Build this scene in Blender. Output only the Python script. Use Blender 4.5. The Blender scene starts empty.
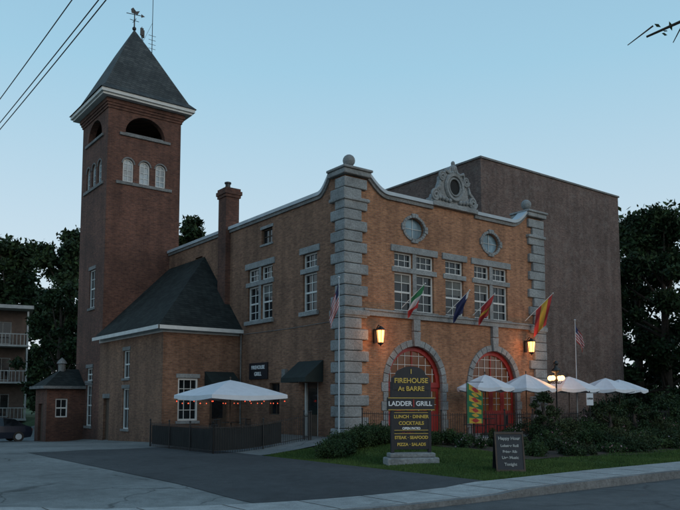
import bpy, math, random
import numpy as np
from mathutils import Vector, Matrix
random.seed(3); rng=np.random.default_rng(3)
scene=bpy.context.scene
COL=scene.collection

# ------------------------------------------------------------ materials
def newmat(name):
    m=bpy.data.materials.new(name); m.use_nodes=True
    nt=m.node_tree; b=nt.nodes['Principled BSDF']
    return m,nt,b
def N(nt,t,**kw):
    n=nt.nodes.new(t)
    for k,v in kw.items():
        if k in n.inputs: n.inputs[k].default_value=v
        else: setattr(n,k,v)
    return n
def mixc(nt,fac,a,b,mode='MIX'):
    n=nt.nodes.new('ShaderNodeMix'); n.data_type='RGBA'; n.blend_type=mode
    for sock,val in ((n.inputs[0],fac),(n.inputs[6],a),(n.inputs[7],b)):
        if hasattr(val,'is_linked'): nt.links.new(val,sock)
        elif isinstance(val,(int,float)): sock.default_value=val
        else: sock.default_value=(*val,1) if len(val)==3 else val
    return n.outputs[2]
def ramp(nt,fac,stops):
    r=nt.nodes.new('ShaderNodeValToRGB'); nt.links.new(fac,r.inputs[0])
    cr=r.color_ramp
    while len(cr.elements)<len(stops): cr.elements.new(.5)
    for e,(p,c) in zip(cr.elements,stops):
        e.position=p; e.color=(*c,1) if not isinstance(c,(int,float)) else (c,c,c,1)
    return r.outputs[0]
def bump(nt,b,h,strength=.3,dist=.02):
    bn=N(nt,'ShaderNodeBump',Strength=strength,Distance=dist)
    nt.links.new(h,bn.inputs['Height']); nt.links.new(bn.outputs[0],b.inputs['Normal'])
def objco(nt): return nt.nodes.new('ShaderNodeTexCoord').outputs['Object']
def noise(nt,vec,scale,detail=4,rough=.6):
    n=N(nt,'ShaderNodeTexNoise',Scale=scale,Detail=detail,Roughness=rough)
    nt.links.new(vec,n.inputs['Vector']); return n.outputs['Fac']
def plain(name,c,rough=.7,var=.25,scale=3.,metal=0.,bmp=0.,scale2=None):
    m,nt,b=newmat(name); co=objco(nt)
    f=noise(nt,co,scale)
    f=ramp(nt,f,[(.3,0.),(.7,1.)])
    out=mixc(nt,f,[x*(1-var) for x in c],[min(1,x*(1+var)) for x in c])
    nt.links.new(out,b.inputs['Base Color'])
    b.inputs['Roughness'].default_value=rough; b.inputs['Metallic'].default_value=metal
    if bmp:
        bump(nt,b,noise(nt,co,scale2 or scale*8),bmp,.02)
    return m
def emis(name,c,s):
    m,nt,b=newmat(name)
    b.inputs['Base Color'].default_value=(*[min(1,x) for x in c],1)
    b.inputs['Emission Color'].default_value=(*c,1); b.inputs['Emission Strength'].default_value=s
    return m
def brick(name,c1,c2,mortar,stain=.45,patch=None):
    m,nt,b=newmat(name); L=nt.links
    geo=nt.nodes.new('ShaderNodeNewGeometry'); sp=nt.nodes.new('ShaderNodeSeparateXYZ'); L.new(geo.outputs['Position'],sp.inputs[0])
    ad=N(nt,'ShaderNodeMath',operation='ADD'); L.new(sp.outputs[0],ad.inputs[0]); L.new(sp.outputs[1],ad.inputs[1])
    cb=nt.nodes.new('ShaderNodeCombineXYZ'); L.new(ad.outputs[0],cb.inputs[0]); L.new(sp.outputs[2],cb.inputs[1])
    bt=N(nt,'ShaderNodeTexBrick',Scale=1.0); bt.inputs['Brick Width'].default_value=.235; bt.inputs['Row Height'].default_value=.082
    bt.inputs['Mortar Size'].default_value=.009; bt.inputs['Mortar Smooth'].default_value=.3; bt.inputs['Bias'].default_value=-.1
    bt.inputs['Color1'].default_value=(*c1,1); bt.inputs['Color2'].default_value=(*c2,1); bt.inputs['Mortar'].default_value=(*mortar,1)
    L.new(cb.outputs[0],bt.inputs['Vector'])
    col=bt.outputs['Color']
    mp=N(nt,'ShaderNodeMapping'); mp.inputs['Scale'].default_value=(3.2,9.,1.); L.new(cb.outputs[0],mp.inputs[0])
    f=noise(nt,mp.outputs[0],1.3,4,.75)
    col=mixc(nt,1.,col,ramp(nt,f,[(.3,.5),(.5,1.),(.7,1.35)]),'MULTIPLY')
    f2=noise(nt,geo.outputs['Position'],.35,6,.7)
    col=mixc(nt,1.,col,ramp(nt,f2,[(.3,1-stain),(.6,1.1)]),'MULTIPLY')
    mp2=N(nt,'ShaderNodeMapping'); mp2.inputs['Scale'].default_value=(1.6,.12,1.); L.new(cb.outputs[0],mp2.inputs[0])
    f3=noise(nt,mp2.outputs[0],1.,4,.6)
    col=mixc(nt,1.,col,ramp(nt,f3,[(.35,.72),(.6,1.06)]),'MULTIPLY')
    if patch:
        f4=noise(nt,geo.outputs['Position'],2.2,8,.8)
        col=mixc(nt,ramp(nt,f4,[(.5,0.),(.62,.6)]),col,patch)
    # brick colour gets darker towards the ground
    zr=N(nt,'ShaderNodeMapRange'); zr.inputs['From Min'].default_value=-.8; zr.inputs['From Max'].default_value=1.6; zr.inputs['To Min'].default_value=.62; zr.inputs['To Max'].default_value=1.
    L.new(sp.outputs[2],zr.inputs['Value']); col=mixc(nt,1.,col,zr.outputs[0],'MULTIPLY')
    L.new(col,b.inputs['Base Color']); b.inputs['Roughness'].default_value=.9
    inv=N(nt,'ShaderNodeMath',operation='SUBTRACT'); inv.inputs[0].default_value=1; L.new(bt.outputs['Fac'],inv.inputs[1])
    bump(nt,b,inv.outputs[0],.5,.01)
    return m
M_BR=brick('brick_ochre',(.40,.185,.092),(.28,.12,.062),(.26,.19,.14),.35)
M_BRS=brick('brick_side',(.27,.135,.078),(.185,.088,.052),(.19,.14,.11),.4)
M_BRT=brick('brick_tower',(.16,.066,.042),(.10,.042,.030),(.12,.08,.065),.5)
M_BLK=brick('brick_mauve',(.145,.092,.076),(.095,.06,.052),(.17,.135,.12),.3,(.19,.155,.14))
def stone_mat(name,c,rough=.85):
    m,nt,b=newmat(name); co=objco(nt)
    f=ramp(nt,noise(nt,co,1.2,6,.7),[(.3,.6),(.65,1.12)])
    f2=ramp(nt,noise(nt,co,14,5,.7),[(.3,.65),(.7,1.2)])
    col=mixc(nt,1.,c,f,'MULTIPLY'); col=mixc(nt,1.,col,f2,'MULTIPLY')
    nt.links.new(col,b.inputs['Base Color']); b.inputs['Roughness'].default_value=rough
    bump(nt,b,noise(nt,co,9,6,.7),.9,.06); return m
M_ST=stone_mat('granite',(.30,.31,.31))
M_STD=stone_mat('granite_dark',(.22,.22,.215))
M_WH=plain('white_trim',(.60,.60,.58),.6,.1,2.)
M_COP=plain('metal_coping',(.40,.44,.47),.5,.15,1.5)
M_RED=plain('red_door_paint',(.30,.022,.018),.45,.25,2.)
M_ROOF,nt,b=newmat('slate_roof')
geo=nt.nodes.new('ShaderNodeNewGeometry'); sp=nt.nodes.new('ShaderNodeSeparateXYZ'); nt.links.new(geo.outputs['Position'],sp.inputs[0])
ad=N(nt,'ShaderNodeMath',operation='ADD'); nt.links.new(sp.outputs[0],ad.inputs[0]); nt.links.new(sp.outputs[1],ad.inputs[1])
cb=nt.nodes.new('ShaderNodeCombineXYZ'); nt.links.new(ad.outputs[0],cb.inputs[0]); nt.links.new(sp.outputs[2],cb.inputs[1])
bt=N(nt,'ShaderNodeTexBrick',Scale=1.0); bt.inputs['Brick Width'].default_value=.3; bt.inputs['Row Height'].default_value=.16; bt.inputs['Mortar Size'].default_value=.012
bt.inputs['Color1'].default_value=(.035,.04,.039,1); bt.inputs['Color2'].default_value=(.07,.075,.07,1); bt.inputs['Mortar'].default_value=(.010,.010,.010,1)
nt.links.new(cb.outputs[0],bt.inputs['Vector'])
nt.links.new(mixc(nt,1.,bt.outputs[0],ramp(nt,noise(nt,geo.outputs['Position'],.8,5),[(.3,.6),(.7,1.35)]),'MULTIPLY'),b.inputs['Base Color']); b.inputs['Roughness'].default_value=.8
# shingle roof of the wing
M_ROOFG,nt,b=newmat('dark_shingle_roof')
geo=nt.nodes.new('ShaderNodeNewGeometry'); sp=nt.nodes.new('ShaderNodeSeparateXYZ'); nt.links.new(geo.outputs['Position'],sp.inputs[0])
ad=N(nt,'ShaderNodeMath',operation='ADD'); nt.links.new(sp.outputs[0],ad.inputs[0]); nt.links.new(sp.outputs[1],ad.inputs[1])
cb=nt.nodes.new('ShaderNodeCombineXYZ'); nt.links.new(ad.outputs[0],cb.inputs[0]); nt.links.new(sp.outputs[2],cb.inputs[1])
bt=N(nt,'ShaderNodeTexBrick',Scale=1.0); bt.inputs['Brick Width'].default_value=.28; bt.inputs['Row Height'].default_value=.11; bt.inputs['Mortar Size'].default_value=.008
bt.inputs['Color1'].default_value=(.014,.018,.017,1); bt.inputs['Color2'].default_value=(.028,.034,.031,1); bt.inputs['Mortar'].default_value=(.006,.006,.006,1)
nt.links.new(cb.outputs[0],bt.inputs['Vector'])
nt.links.new(mixc(nt,1.,bt.outputs[0],ramp(nt,noise(nt,geo.outputs['Position'],.9,6,.7),[(.3,.6),(.7,1.4)]),'MULTIPLY'),b.inputs['Base Color']); b.inputs['Roughness'].default_value=.92; b.inputs['Specular IOR Level'].default_value=.25
M_FLAT=plain('tar_roof',(.03,.03,.03),.9)
M_DARK=plain('dark_interior',(.012,.012,.012),.9)
M_BLACK=plain('black_iron',(.012,.012,.013),.45)
M_AWN=plain('awning_canvas',(.010,.018,.017),.85)
def glass_mat(name,c,rough=.08,em=None):
    m,nt,b=newmat(name); co=objco(nt)
    f=ramp(nt,noise(nt,co,1.1,2),[(.4,0.),(.6,1.)])
    nt.links.new(mixc(nt,f,[x*.5 for x in c],c),b.inputs['Base Color'])
    b.inputs['Roughness'].default_value=rough; b.inputs['IOR'].default_value=1.5
    bump(nt,b,noise(nt,co,.8,1),.08,.05)
    if em: b.inputs['Emission Color'].default_value=(*em[0],1); b.inputs['Emission Strength'].default_value=em[1]
    return m
M_GL=glass_mat('window_glass',(.016,.020,.024))
M_GLB=glass_mat('window_glass_pale',(.20,.30,.36),.12)
M_GLW=glass_mat('window_glass_lit',(.03,.02,.015),.1,((1.,.35,.12),.05))
M_CAN=plain('umbrella_canvas',(.66,.67,.70),.85,.06,3.)
M_WOOD=plain('wood_dark',(.07,.045,.03),.7,.3,4.)
M_GOLD=plain('gold_letters',(.62,.42,.08),.4,.1)
M_WLET=plain('white_letters',(.8,.8,.8),.5,.05)
M_SIGN=plain('sign_black',(.010,.012,.018),.5,.2)
M_LAMP=emis('lamp_glow',(1.,.36,.10),5.)
M_LAMPW=emis('globe_glow',(1.,.50,.16),5.)
M_REDL=emis('red_bulb',(1.,.12,.05),2.)
def leafmat(name,c,c2):
    m,nt,b=newmat(name); geo=nt.nodes.new('ShaderNodeNewGeometry')
    f=noise(nt,geo.outputs['Position'],.6,3)
    a=mixc(nt,ramp(nt,f,[(.35,0.),(.65,1.)]),c,c2)
    r=ramp(nt,geo.outputs['Random Per Island'],[(0.,.5),(1.,1.5)])
    nt.links.new(mixc(nt,1.,a,r,'MULTIPLY'),b.inputs['Base Color'])
    b.inputs['Roughness'].default_value=.75; b.inputs['Specular IOR Level'].default_value=.25
    return m
M_LF=leafmat('leaves_dark',(.014,.030,.012),(.028,.05,.016))
M_LF2=leafmat('leaves_hedge',(.022,.045,.015),(.038,.065,.02))
M_LF3=leafmat('leaves_perennial',(.025,.045,.018),(.05,.06,.022))
M_GRASS=leafmat('grass_blades',(.042,.085,.02),(.075,.12,.03))
M_FLW=leafmat('flower_petals',(.35,.30,.32),(.42,.15,.20))
M_BARK=plain('bark',(.06,.045,.035),.95,.4,6.,bmp=.6)
m,nt,b=newmat('ground_grass'); M_GR=m; co=objco(nt)
f=noise(nt,co,.25,5); f2=noise(nt,co,9,6,.75)
c=mixc(nt,ramp(nt,f,[(.35,0.),(.65,1.)]),(.040,.075,.02),(.075,.10,.035))
c=mixc(nt,1.,c,ramp(nt,f2,[(.3,.55),(.7,1.4)]),'MULTIPLY')
nt.links.new(c,b.inputs['Base Color']); b.inputs['Roughness'].default_value=.95; bump(nt,b,f2,.8,.05)
def asphalt(name,c,crack=.6,cs=.35,patch=.3):
    m,nt,b=newmat(name); co=objco(nt); L=nt.links
    fine=noise(nt,co,45,4,.8); big=noise(nt,co,.22,5,.6)
    col=mixc(nt,1.,c,ramp(nt,big,[(.3,1-patch),(.65,1+patch)]),'MULTIPLY')
    col=mixc(nt,1.,col,ramp(nt,fine,[(.3,.6),(.7,1.4)]),'MULTIPLY')
    mid=noise(nt,co,2.5,6,.75); col=mixc(nt,1.,col,ramp(nt,mid,[(.3,.72),(.7,1.2)]),'MULTIPLY')
    wn=N(nt,'ShaderNodeTexNoise',Scale=1.3,Detail=4.); L.new(co,wn.inputs['Vector'])
    vm=N(nt,'ShaderNodeVectorMath',operation='MULTIPLY_ADD'); L.new(wn.outputs['Color'],vm.inputs[0]); vm.inputs[1].default_value=(.9,.9,.0); L.new(co,vm.inputs[2])
    v=N(nt,'ShaderNodeTexVoronoi',feature='DISTANCE_TO_EDGE',Scale=cs); L.new(vm.outputs[0],v.inputs['Vector'])
    brk=ramp(nt,noise(nt,co,.5,3),[(.42,0.),(.55,1.)])
    ck=ramp(nt,v.outputs['Distance'],[(.0,1-crack),(.007,1-crack*.7),(.014,1.)])
    col=mixc(nt,1.,col,mixc(nt,brk,(1,1,1),ck),'MULTIPLY')
    L.new(col,b.inputs['Base Color']); b.inputs['Roughness'].default_value=.9; b.inputs['Specular IOR Level'].default_value=.3; bump(nt,b,fine,.5,.012)
    return m
M_LOT=asphalt('lot_worn_asphalt',(.175,.18,.172),.55,.4,.3)
M_DRV=asphalt('driveway_asphalt',(.055,.057,.058),.2,.12,.25)
M_ROAD=asphalt('road_asphalt',(.10,.10,.098),.35,.2,.2)
M_SW=asphalt('sidewalk_concrete',(.34,.335,.32),.2,.25,.15)
M_YEL=asphalt('road_paint_yellow',(.42,.29,.05),.4,3.,.3)
M_MULCH=asphalt('mulch',(.05,.035,.025),.2,2.,.4)

# ------------------------------------------------------------ mesh builder
class Fr:
    def __init__(s,ox,oy,dx,dy,nx,ny): s.o=(ox,oy); s.d=(dx,dy); s.n=(nx,ny)
    def P(s,a,z,o=0.): return (s.o[0]+s.d[0]*a+s.n[0]*o, s.o[1]+s.d[1]*a+s.n[1]*o, z)
class MB:
    def __init__(s): s.v=[]; s.f=[]; s.m=[]
    def poly(s,pts,m=0):
        i=len(s.v); s.v+= [tuple(p) for p in pts]; s.f.append(tuple(range(i,i+len(pts)))); s.m.append(m)
    def hexa(s,p,m=0):
        i=len(s.v); s.v+=[tuple(q) for q in p]
        for f in ((0,1,2,3),(7,6,5,4),(0,4,5,1),(1,5,6,2),(2,6,7,3),(3,7,4,0)):
            s.f.append(tuple(i+k for k in f)); s.m.append(m)
    def box(s,x0,x1,y0,y1,z0,z1,m=0):
        s.hexa([(x0,y0,z0),(x1,y0,z0),(x1,y1,z0),(x0,y1,z0),(x0,y0,z1),(x1,y0,z1),(x1,y1,z1),(x0,y1,z1)],m)
    def fb(s,fr,a0,a1,z0,z1,o0,o1,m=0):
        P=fr.P; s.hexa([P(a0,z0,o0),P(a1,z0,o0),P(a1,z0,o1),P(a0,z0,o1),P(a0,z1,o0),P(a1,z1,o0),P(a1,z1,o1),P(a0,z1,o1)],m)
    def tube(s,pts,rad,n=8,m=0,cap=True):
        pts=[Vector(p) for p in pts]; base=len(s.v); prev=None
        for i,p in enumerate(pts):
            t=(pts[min(i+1,len(pts)-1)]-pts[max(i-1,0)]).normalized()
            if prev is None:
                u=t.orthogonal().normalized()
            else:
                u=(prev-t*prev.dot(t)); u=u.normalized() if u.length>1e-6 else t.orthogonal().normalized()
            prev=u; w=t.cross(u)
            for k in range(n):
                a=2*math.pi*k/n; s.v.append(tuple(p+(u*math.cos(a)+w*math.sin(a))*rad[i]))
        for i in range(len(pts)-1):
            for k in range(n):
                a=base+i*n+k; b2=base+i*n+(k+1)%n
                s.f.append((a,b2,b2+n,a+n)); s.m.append(m)
        if cap:
            s.f.append(tuple(base+k for k in range(n))[::-1]); s.m.append(m)
            e=base+(len(pts)-1)*n; s.f.append(tuple(e+k for k in range(n))); s.m.append(m)
    def lathe(s,cx,cy,prof,n=16,m=0):
        base=len(s.v)
        for r,z in prof:
            for k in range(n):
                a=2*math.pi*k/n; s.v.append((cx+r*math.cos(a),cy+r*math.sin(a),z))
        for i in range(len(prof)-1):
            for k in range(n):
                a=base+i*n+k; b2=base+i*n+(k+1)%n
                s.f.append((a,b2,b2+n,a+n)); s.m.append(m)
    def ball(s,c,r,m=0,n=12,sz=1.):
        prof=[(max(1e-4,r*math.sin(math.pi*i/8)),c[2]-sz*r*math.cos(math.pi*i/8)) for i in range(9)]
        s.lathe(c[0],c[1],prof,n,m)
    def build(s,name,mats,parent=None,bevel=0,smooth=False,loc=None,rot=0):
        me=bpy.data.meshes.new(name); me.from_pydata(s.v,[],s.f)
        for mt in (mats if isinstance(mats,(list,tuple)) else [mats]): me.materials.append(mt)
        me.polygons.foreach_set('material_index',s.m)
        if smooth: me.polygons.foreach_set('use_smooth',[True]*len(s.f))
        me.update(); ob=bpy.data.objects.new(name,me); COL.objects.link(ob)
        if parent: ob.parent=parent
        if loc: ob.location=loc
        if rot: ob.rotation_euler=(0,0,rot)
        if bevel:
            md=ob.modifiers.new('b','BEVEL'); md.width=bevel; md.segments=2; md.limit_method='ANGLE'
        return ob
def empty(name,loc=(0,0,0),rot=0):
    e=bpy.data.objects.new(name,None); e.location=loc; e.rotation_euler=(0,0,rot); COL.objects.link(e); return e
def text(body,parent,loc,size,mat,rot=(math.pi/2,0,0),align='CENTER',name='lettering',sx=1.):
    c=bpy.data.curves.new(name,'FONT'); c.body=body; c.size=size; c.extrude=.006; c.offset=.004; c.align_x=align; c.align_y='CENTER'
    o=bpy.data.objects.new(name,c); COL.objects.link(o); c.materials.append(mat); o.parent=parent; o.location=loc; o.rotation_euler=rot; o.scale=(sx,1,1)
    return o
def quads_mesh(name,V,k,mats,parent=None,loc=None,rot=0):
    n=len(V)//k; me=bpy.data.meshes.new(name)
    me.vertices.add(len(V)); me.vertices.foreach_set('co',np.asarray(V,dtype=np.float32).ravel())
    me.loops.add(n*k); me.loops.foreach_set('vertex_index',np.arange(n*k,dtype=np.int32))
    me.polygons.add(n); me.polygons.foreach_set('loop_start',np.arange(0,n*k,k,dtype=np.int32))
    me.polygons.foreach_set('loop_total',np.full(n,k,dtype=np.int32))
    me.update(calc_edges=True); me.validate()
    for mt in mats: me.materials.append(mt)
    ob=bpy.data.objects.new(name,me); COL.objects.link(ob)
    if parent: ob.parent=parent
    if loc: ob.location=loc
    ob.rotation_euler=(0,0,rot)
    return ob

def lohi(op,s):
    t=op[0]
    if t=='r': return op[3],op[4]
    c=(op[1]+op[2])/2; hw=(op[2]-op[1])/2; q=max(0,1-((s-c)/hw)**2)**.5
    if t=='a': return op[3],op[4]+op[5]*q
    if t=='e': return op[3]-op[4]*q,op[3]+op[4]*q
def wall(mb,fr,s0,s1,zb,ztop,ops,th=.35,m=0,extra=()):
    zt=ztop if callable(ztop) else (lambda s:ztop)
    bp={s0,s1}|set(extra)
    for op in ops:
        bp|={op[1],op[2]}
        if op[0]!='r':
            c=(op[1]+op[2])/2; hw=(op[2]-op[1])/2
            for i in range(1,16): bp.add(round(c-hw*math.cos(math.pi*i/16),5))
    bp=sorted(b for b in bp if s0-1e-6<=b<=s1+1e-6); P=fr.P
    for a,b in zip(bp,bp[1:]):
        if b-a<1e-5: continue
        mid=(a+b)/2; cov=sorted([o for o in ops if o[1]<mid<o[2]],key=lambda o:lohi(o,mid)[0])
        la,lb=zb,zb
        for o in cov:
            x=lohi(o,a); y=lohi(o,b)
            for off in (0,-th): mb.poly([P(a,la,off),P(b,lb,off),P(b,y[0],off),P(a,x[0],off)],m)
            mb.poly([P(a,x[0],0),P(b,y[0],0),P(b,y[0],-th),P(a,x[0],-th)],m)
            mb.poly([P(a,x[1],0),P(b,y[1],0),P(b,y[1],-th),P(a,x[1],-th)],m)
            la,lb=x[1],y[1]
        for off in (0,-th): mb.poly([P(a,la,off),P(b,lb,off),P(b,zt(b),off),P(a,zt(a),off)],m)
        mb.poly([P(a,zt(a),0),P(b,zt(b),0),P(b,zt(b),-th),P(a,zt(a),-th)],m)
    for o in ops:
        if o[0]=='e': continue
        for s in (o[1],o[2]): mb.poly([P(s,o[3],0),P(s,o[4],0),P(s,o[4],-th),P(s,o[3],-th)],m)
def window(G,F,fr,s0,s1,z0,z1,nx=2,nz=2,rec=.14,fw=.07,mw=.032,sash=True,gm=0,fm=0):
    o=-rec; tl=random.uniform(-.012,.012); tl2=random.uniform(-.012,.012)
    G.poly([fr.P(s0,z0,o-.035+tl),fr.P(s1,z0,o-.035+tl2),fr.P(s1,z1,o-.035-tl),fr.P(s0,z1,o-.035-tl2)],gm)
    F.fb(fr,s0,s0+fw,z0,z1,o-.05,o+.03,fm); F.fb(fr,s1-fw,s1,z0,z1,o-.05,o+.03,fm)
    F.fb(fr,s0+fw,s1-fw,z1-fw,z1,o-.05,o+.028,fm); F.fb(fr,s0+fw,s1-fw,z0,z0+fw,o-.05,o+.04,fm)
    for i in range(1,nx):
        s=s0+(s1-s0)*i/nx; F.fb(fr,s-mw/2,s+mw/2,z0+fw,z1-fw,o-.028,o-.004,fm)
    for i in range(1,nz):
        z=z0+(z1-z0)*i/nz; F.fb(fr,s0+fw,s1-fw,z-mw/2,z+mw/2,o-.027,o,fm)
    if sash:
        z=(z0+z1)/2; F.fb(fr,s0+fw,s1-fw,z-.04,z+.04,o-.05,o+.015,fm)

# ------------------------------------------------------------ terrain
def sm(t): t=min(max(t,0.),1.); return t*t*(3-2*t)
def D(x): return sm((x+15)/1.2)*(1-sm((x+6.2)/1.2))
def g(x,y):
    left=-.45-.03*max(0,min(y,25)-8)
    right=-.42*sm((-y-1)/10.5)
    w=sm((x+5)/5); z=left*(1-w)+right*w
    return z-.07*D(x)*sm((-y-7.5)/3.5)
def ye(x):
    d=max(0,-8-x); c=.045*min(d,12)**2+(.045*24*(d-12) if d>12 else 0)*.4
    return -11.7+c
ZR=-.60
def axis(lo,hi,st,far):
    a=list(np.arange(lo,hi+1e-6,st)); x=hi; s=st
    b=[]
    while x<far: s*=1.35; x+=s; b.append(x)
    c=[]; x=lo; s=st
    while x>-far: s*=1.35; x-=s; c.append(x)
    return c[::-1]+a+b
def grid_mesh(name,xs,ys,fz,mat):
    V=[(x,y,fz(x,y)) for y in ys for x in xs]; nx=len(xs)
    F=[(j*nx+i,j*nx+i+1,(j+1)*nx+i+1,(j+1)*nx+i) for j in range(len(ys)-1) for i in range(nx-1)]
    me=bpy.data.meshes.new(name); me.from_pydata(V,[],F); me.materials.append(mat)
    me.polygons.foreach_set('use_smooth',[True]*len(F)); o=bpy.data.objects.new(name,me); COL.objects.link(o); return o
def gz(x,y):
    z=g(x,y)-.02
    e=ye(x); d=sm((e-.35-y)/.7)*(1-sm((e-10-y)/1.))
    return z-.4*d
grid_mesh('ground',axis(-32,32,.5,1500),axis(-28,32,.5,1500),gz,M_GR)
def strip(name,xs,f0,f1,ny,fz,mat,th=0):
    mb=MB(); rows=[]
    for x in xs:
        a,b=f0(x),f1(x); rows.append([(x,a+(b-a)*j/ny,0) for j in range(ny+1)])
    for r0,r1 in zip(rows,rows[1:]):
        for j in range(ny):
            q=[r0[j],r1[j],r1[j+1],r0[j+1]]; mb.poly([(p[0],p[1],fz(p[0],p[1])) for p in q])
        if th:
            for j in (0,ny):
                p,q=r0[j],r1[j]; za,zb_=fz(p[0],p[1]),fz(q[0],q[1])
                mb.poly([(p[0],p[1],za),(q[0],q[1],zb_),(q[0],q[1],zb_-th),(p[0],p[1],za-th)])
    return mb.build(name,mat)
xs=list(np.arange(-60,120.1,.5))
strip('sidewalk',xs,lambda x:ye(x)-1.45,lambda x:ye(x),3,lambda x,y:g(x,ye(x))+.035,M_SW,.45)
strip('kerb',xs,lambda x:ye(x)-1.62,lambda x:ye(x)-1.455,1,lambda x,y:g(x,ye(x))+.03,M_STD,.45)
strip('road',xs,lambda x:ye(x)-9.6,lambda x:ye(x)-1.60,4,lambda x,y:ZR,M_ROAD)
mbx=MB()
for a in (-4.85,-5.1):
    for x0,x1 in zip(xs,xs[1:]):
        mbx.poly([(x0,ye(x0)+a,ZR+.004),(x1,ye(x1)+a,ZR+.004),(x1,ye(x1)+a+.1,ZR+.004),(x0,ye(x0)+a+.1,ZR+.004)])
mbx.build('road_marking',M_YEL)
mbx=MB()
for x in np.arange(-40,60,1.5):
    z=g(x,ye(x))+.039; mbx.poly([(x-.012,ye(x)-1.45,z),(x+.012,ye(x)-1.45,z),(x+.012,ye(x)-.0,z),(x-.012,ye(x)-.0,z)])
mbx.build('sidewalk_joints',M_MULCH)
strip('parking_lot',list(np.arange(-45,-4.99,.25)),lambda x:ye(x)+.0,lambda x:-1.,26,lambda x,y:g(x,y)+.03,M_LOT)
strip('parking_lot',list(np.arange(-45,.01,.25)),lambda x:-1.,lambda x:38,80,lambda x,y:g(x,y)+.03,M_LOT)
strip('driveway',list(np.arange(-10.9,-4.6,.25)),lambda x:ye(x)+.0,lambda x:5.6+.15*math.sin(x*2),60,lambda x,y:g(x,y)+.04,M_DRV)
mb=MB(); mb.box(.6,18.6,-3.4,-.02,-.6,.03); mb.build('patio_slab',M_SW)
strip('planting_bed',list(np.arange(.8,21,.5)),lambda x:-9.0+.35*math.sin(x*.7),lambda x:-3.45,8,lambda x,y:g(x,y)+.01,M_MULCH)

# ------------------------------------------------------------ firehouse
B=empty('firehouse_building')
FR=Fr(0,0,1,0,0,-1); SD=Fr(0,0,0,1,-1,0)
W=13.0; DP=26.
def zf(s):
    s=min(s,W-s)
    if s<1.25: return 11.2
    if s<2.35:
        t=(s-1.25)/1.1; return 10.55+.65*(1-math.sin(t*math.pi/2))
    return 10.55
def zs(s):
    if s<1.0: return 11.2
    if s<1.8: return 10.55+.65*(1-math.sin((s-1.0)/.8*math.pi/2))
    return 10.55
Fmb=MB(); G=MB(); FX=MB(); S=MB()
wins=[(2.75,3.83),(4.07,5.15),(5.9,7.1),(7.85,8.93),(9.17,10.25)]
ops=[]
for a,b in wins: ops+=[('r',a,b,5.5,7.22),('r',a,b,7.45,8.12)]
ops+=[('e',3.35,4.55,9.3,.48),('e',8.45,9.65,9.3,.48)]
DR=[(2.3,5.6),(7.5,10.8)]
for a,b in DR: ops.append(('a',a,b,-.02,2.35,1.65))
ex=[1.25+i*.11 for i in range(11)]; ex+= [W-e for e in ex]
wall(Fmb,FR,0,W,-.8,zf,ops,.35,0,ex); Fmb.build('front_wall',M_BR,B)
for a,b in wins:
    window(G,FX,FR,a,b,5.5,7.22,2,4,sash=True); window(G,FX,FR,a,b,7.45,8.12,3,2,sash=False)
for a,b in ((2.75,5.15),(5.9,7.1),(7.85,10.25)):
    S.fb(FR,a-.16,b+.16,7.223,7.447,-.1,.05); S.fb(FR,a-.22,b+.22,8.123,8.42,-.1,.07); S.fb(FR,a-.1,b+.1,5.453,5.497,.0,.2)
for a,b in ((2.75,5.15),(7.85,10.25)):
    S.fb(FR,3.833-2.75+a,4.067-2.75+a,5.5,7.22,-.12,.02); S.fb(FR,3.833-2.75+a,4.067-2.75+a,7.45,8.12,-.12,.02)
BL=MB()
for k,(a,b) in enumerate(wins):
    if k in (0,3): BL.poly([FR.P(a+.07,6.75,-.158),FR.P(b-.07,6.75,-.158),FR.P(b-.07,7.16,-.158),FR.P(a+.07,7.16,-.158)])
    if k==2: BL.poly([FR.P(a+.07,6.5,-.158),FR.P(b-.07,6.5,-.158),FR.P(b-.07,7.16,-.158),FR.P(a+.07,7.16,-.158)])
BL.poly([SD.P(5.8,6.6,-.158),SD.P(6.68,6.6,-.158),SD.P(6.68,7.16,-.158),SD.P(5.8,7.16,-.158)])
BL.build('window_blinds',plain('blind_cloth',(.12,.125,.12),.9),B)
for c in (3.95,9.05):
    pts=[FR.P(c+.6*math.cos(t),9.3+.48*math.sin(t),-.15) for t in [2*math.pi*i/32 for i in range(32)]]
    G.poly(pts,1)
    n=24
    for i in range(n):
        t0=2*math.pi*i/n; t1=2*math.pi*(i+1)/n-.015
        key=(i%6==0) or (i%6==5); ro=.20 if key else .13
        q=[]
        for o in (-.05,.09 if key else .06):
            q+=[FR.P(c+.6*math.cos(t0),9.3+.48*math.sin(t0),o),FR.P(c+(.6+ro)*math.cos(t0),9.3+(.48+ro)*math.sin(t0),o),
                FR.P(c+(.6+ro)*math.cos(t1),9.3+(.48+ro)*math.sin(t1),o),FR.P(c+.6*math.cos(t1),9.3+.48*math.sin(t1),o)]
        S.hexa(q)
    FX.fb(FR,c-.012,c+.012,8.84,9.76,-.145,-.12); FX.fb(FR,c-.58,c+.58,9.29,9.31,-.145,-.122)
S.fb(FR,.9,W-.9,5.16,5.36,-.05,.14); S.fb(FR,.9,W-.9,5.363,5.45,-.05,.2)
def sweep(mb,fr,ss,zfun,z0,z1,o0,o1,m=0):
    for a,b in zip(ss,ss[1:]):
        za,zb=zfun(a),zfun(b); P=fr.P
        mb.hexa([P(a,za+z0,o0),P(b,zb+z0,o0),P(b,zb+z0,o1),P(a,za+z0,o1),P(a,za+z1,o0),P(b,zb+z1,o0),P(b,zb+z1,o1),P(a,za+z1,o1)],m)
CP=MB()
fs=[1.2,1.25]+[1.25+i*.11 for i in range(1,11)]+[5.1]; fs2=[W-x for x in fs][::-1]; 
for L in (fs,fs2):
    sweep(CP,FR,L,zf,.003,.16,-.45,.17); sweep(CP,FR,L,zf,-.17,-.003,-.02,.09,1)
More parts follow.
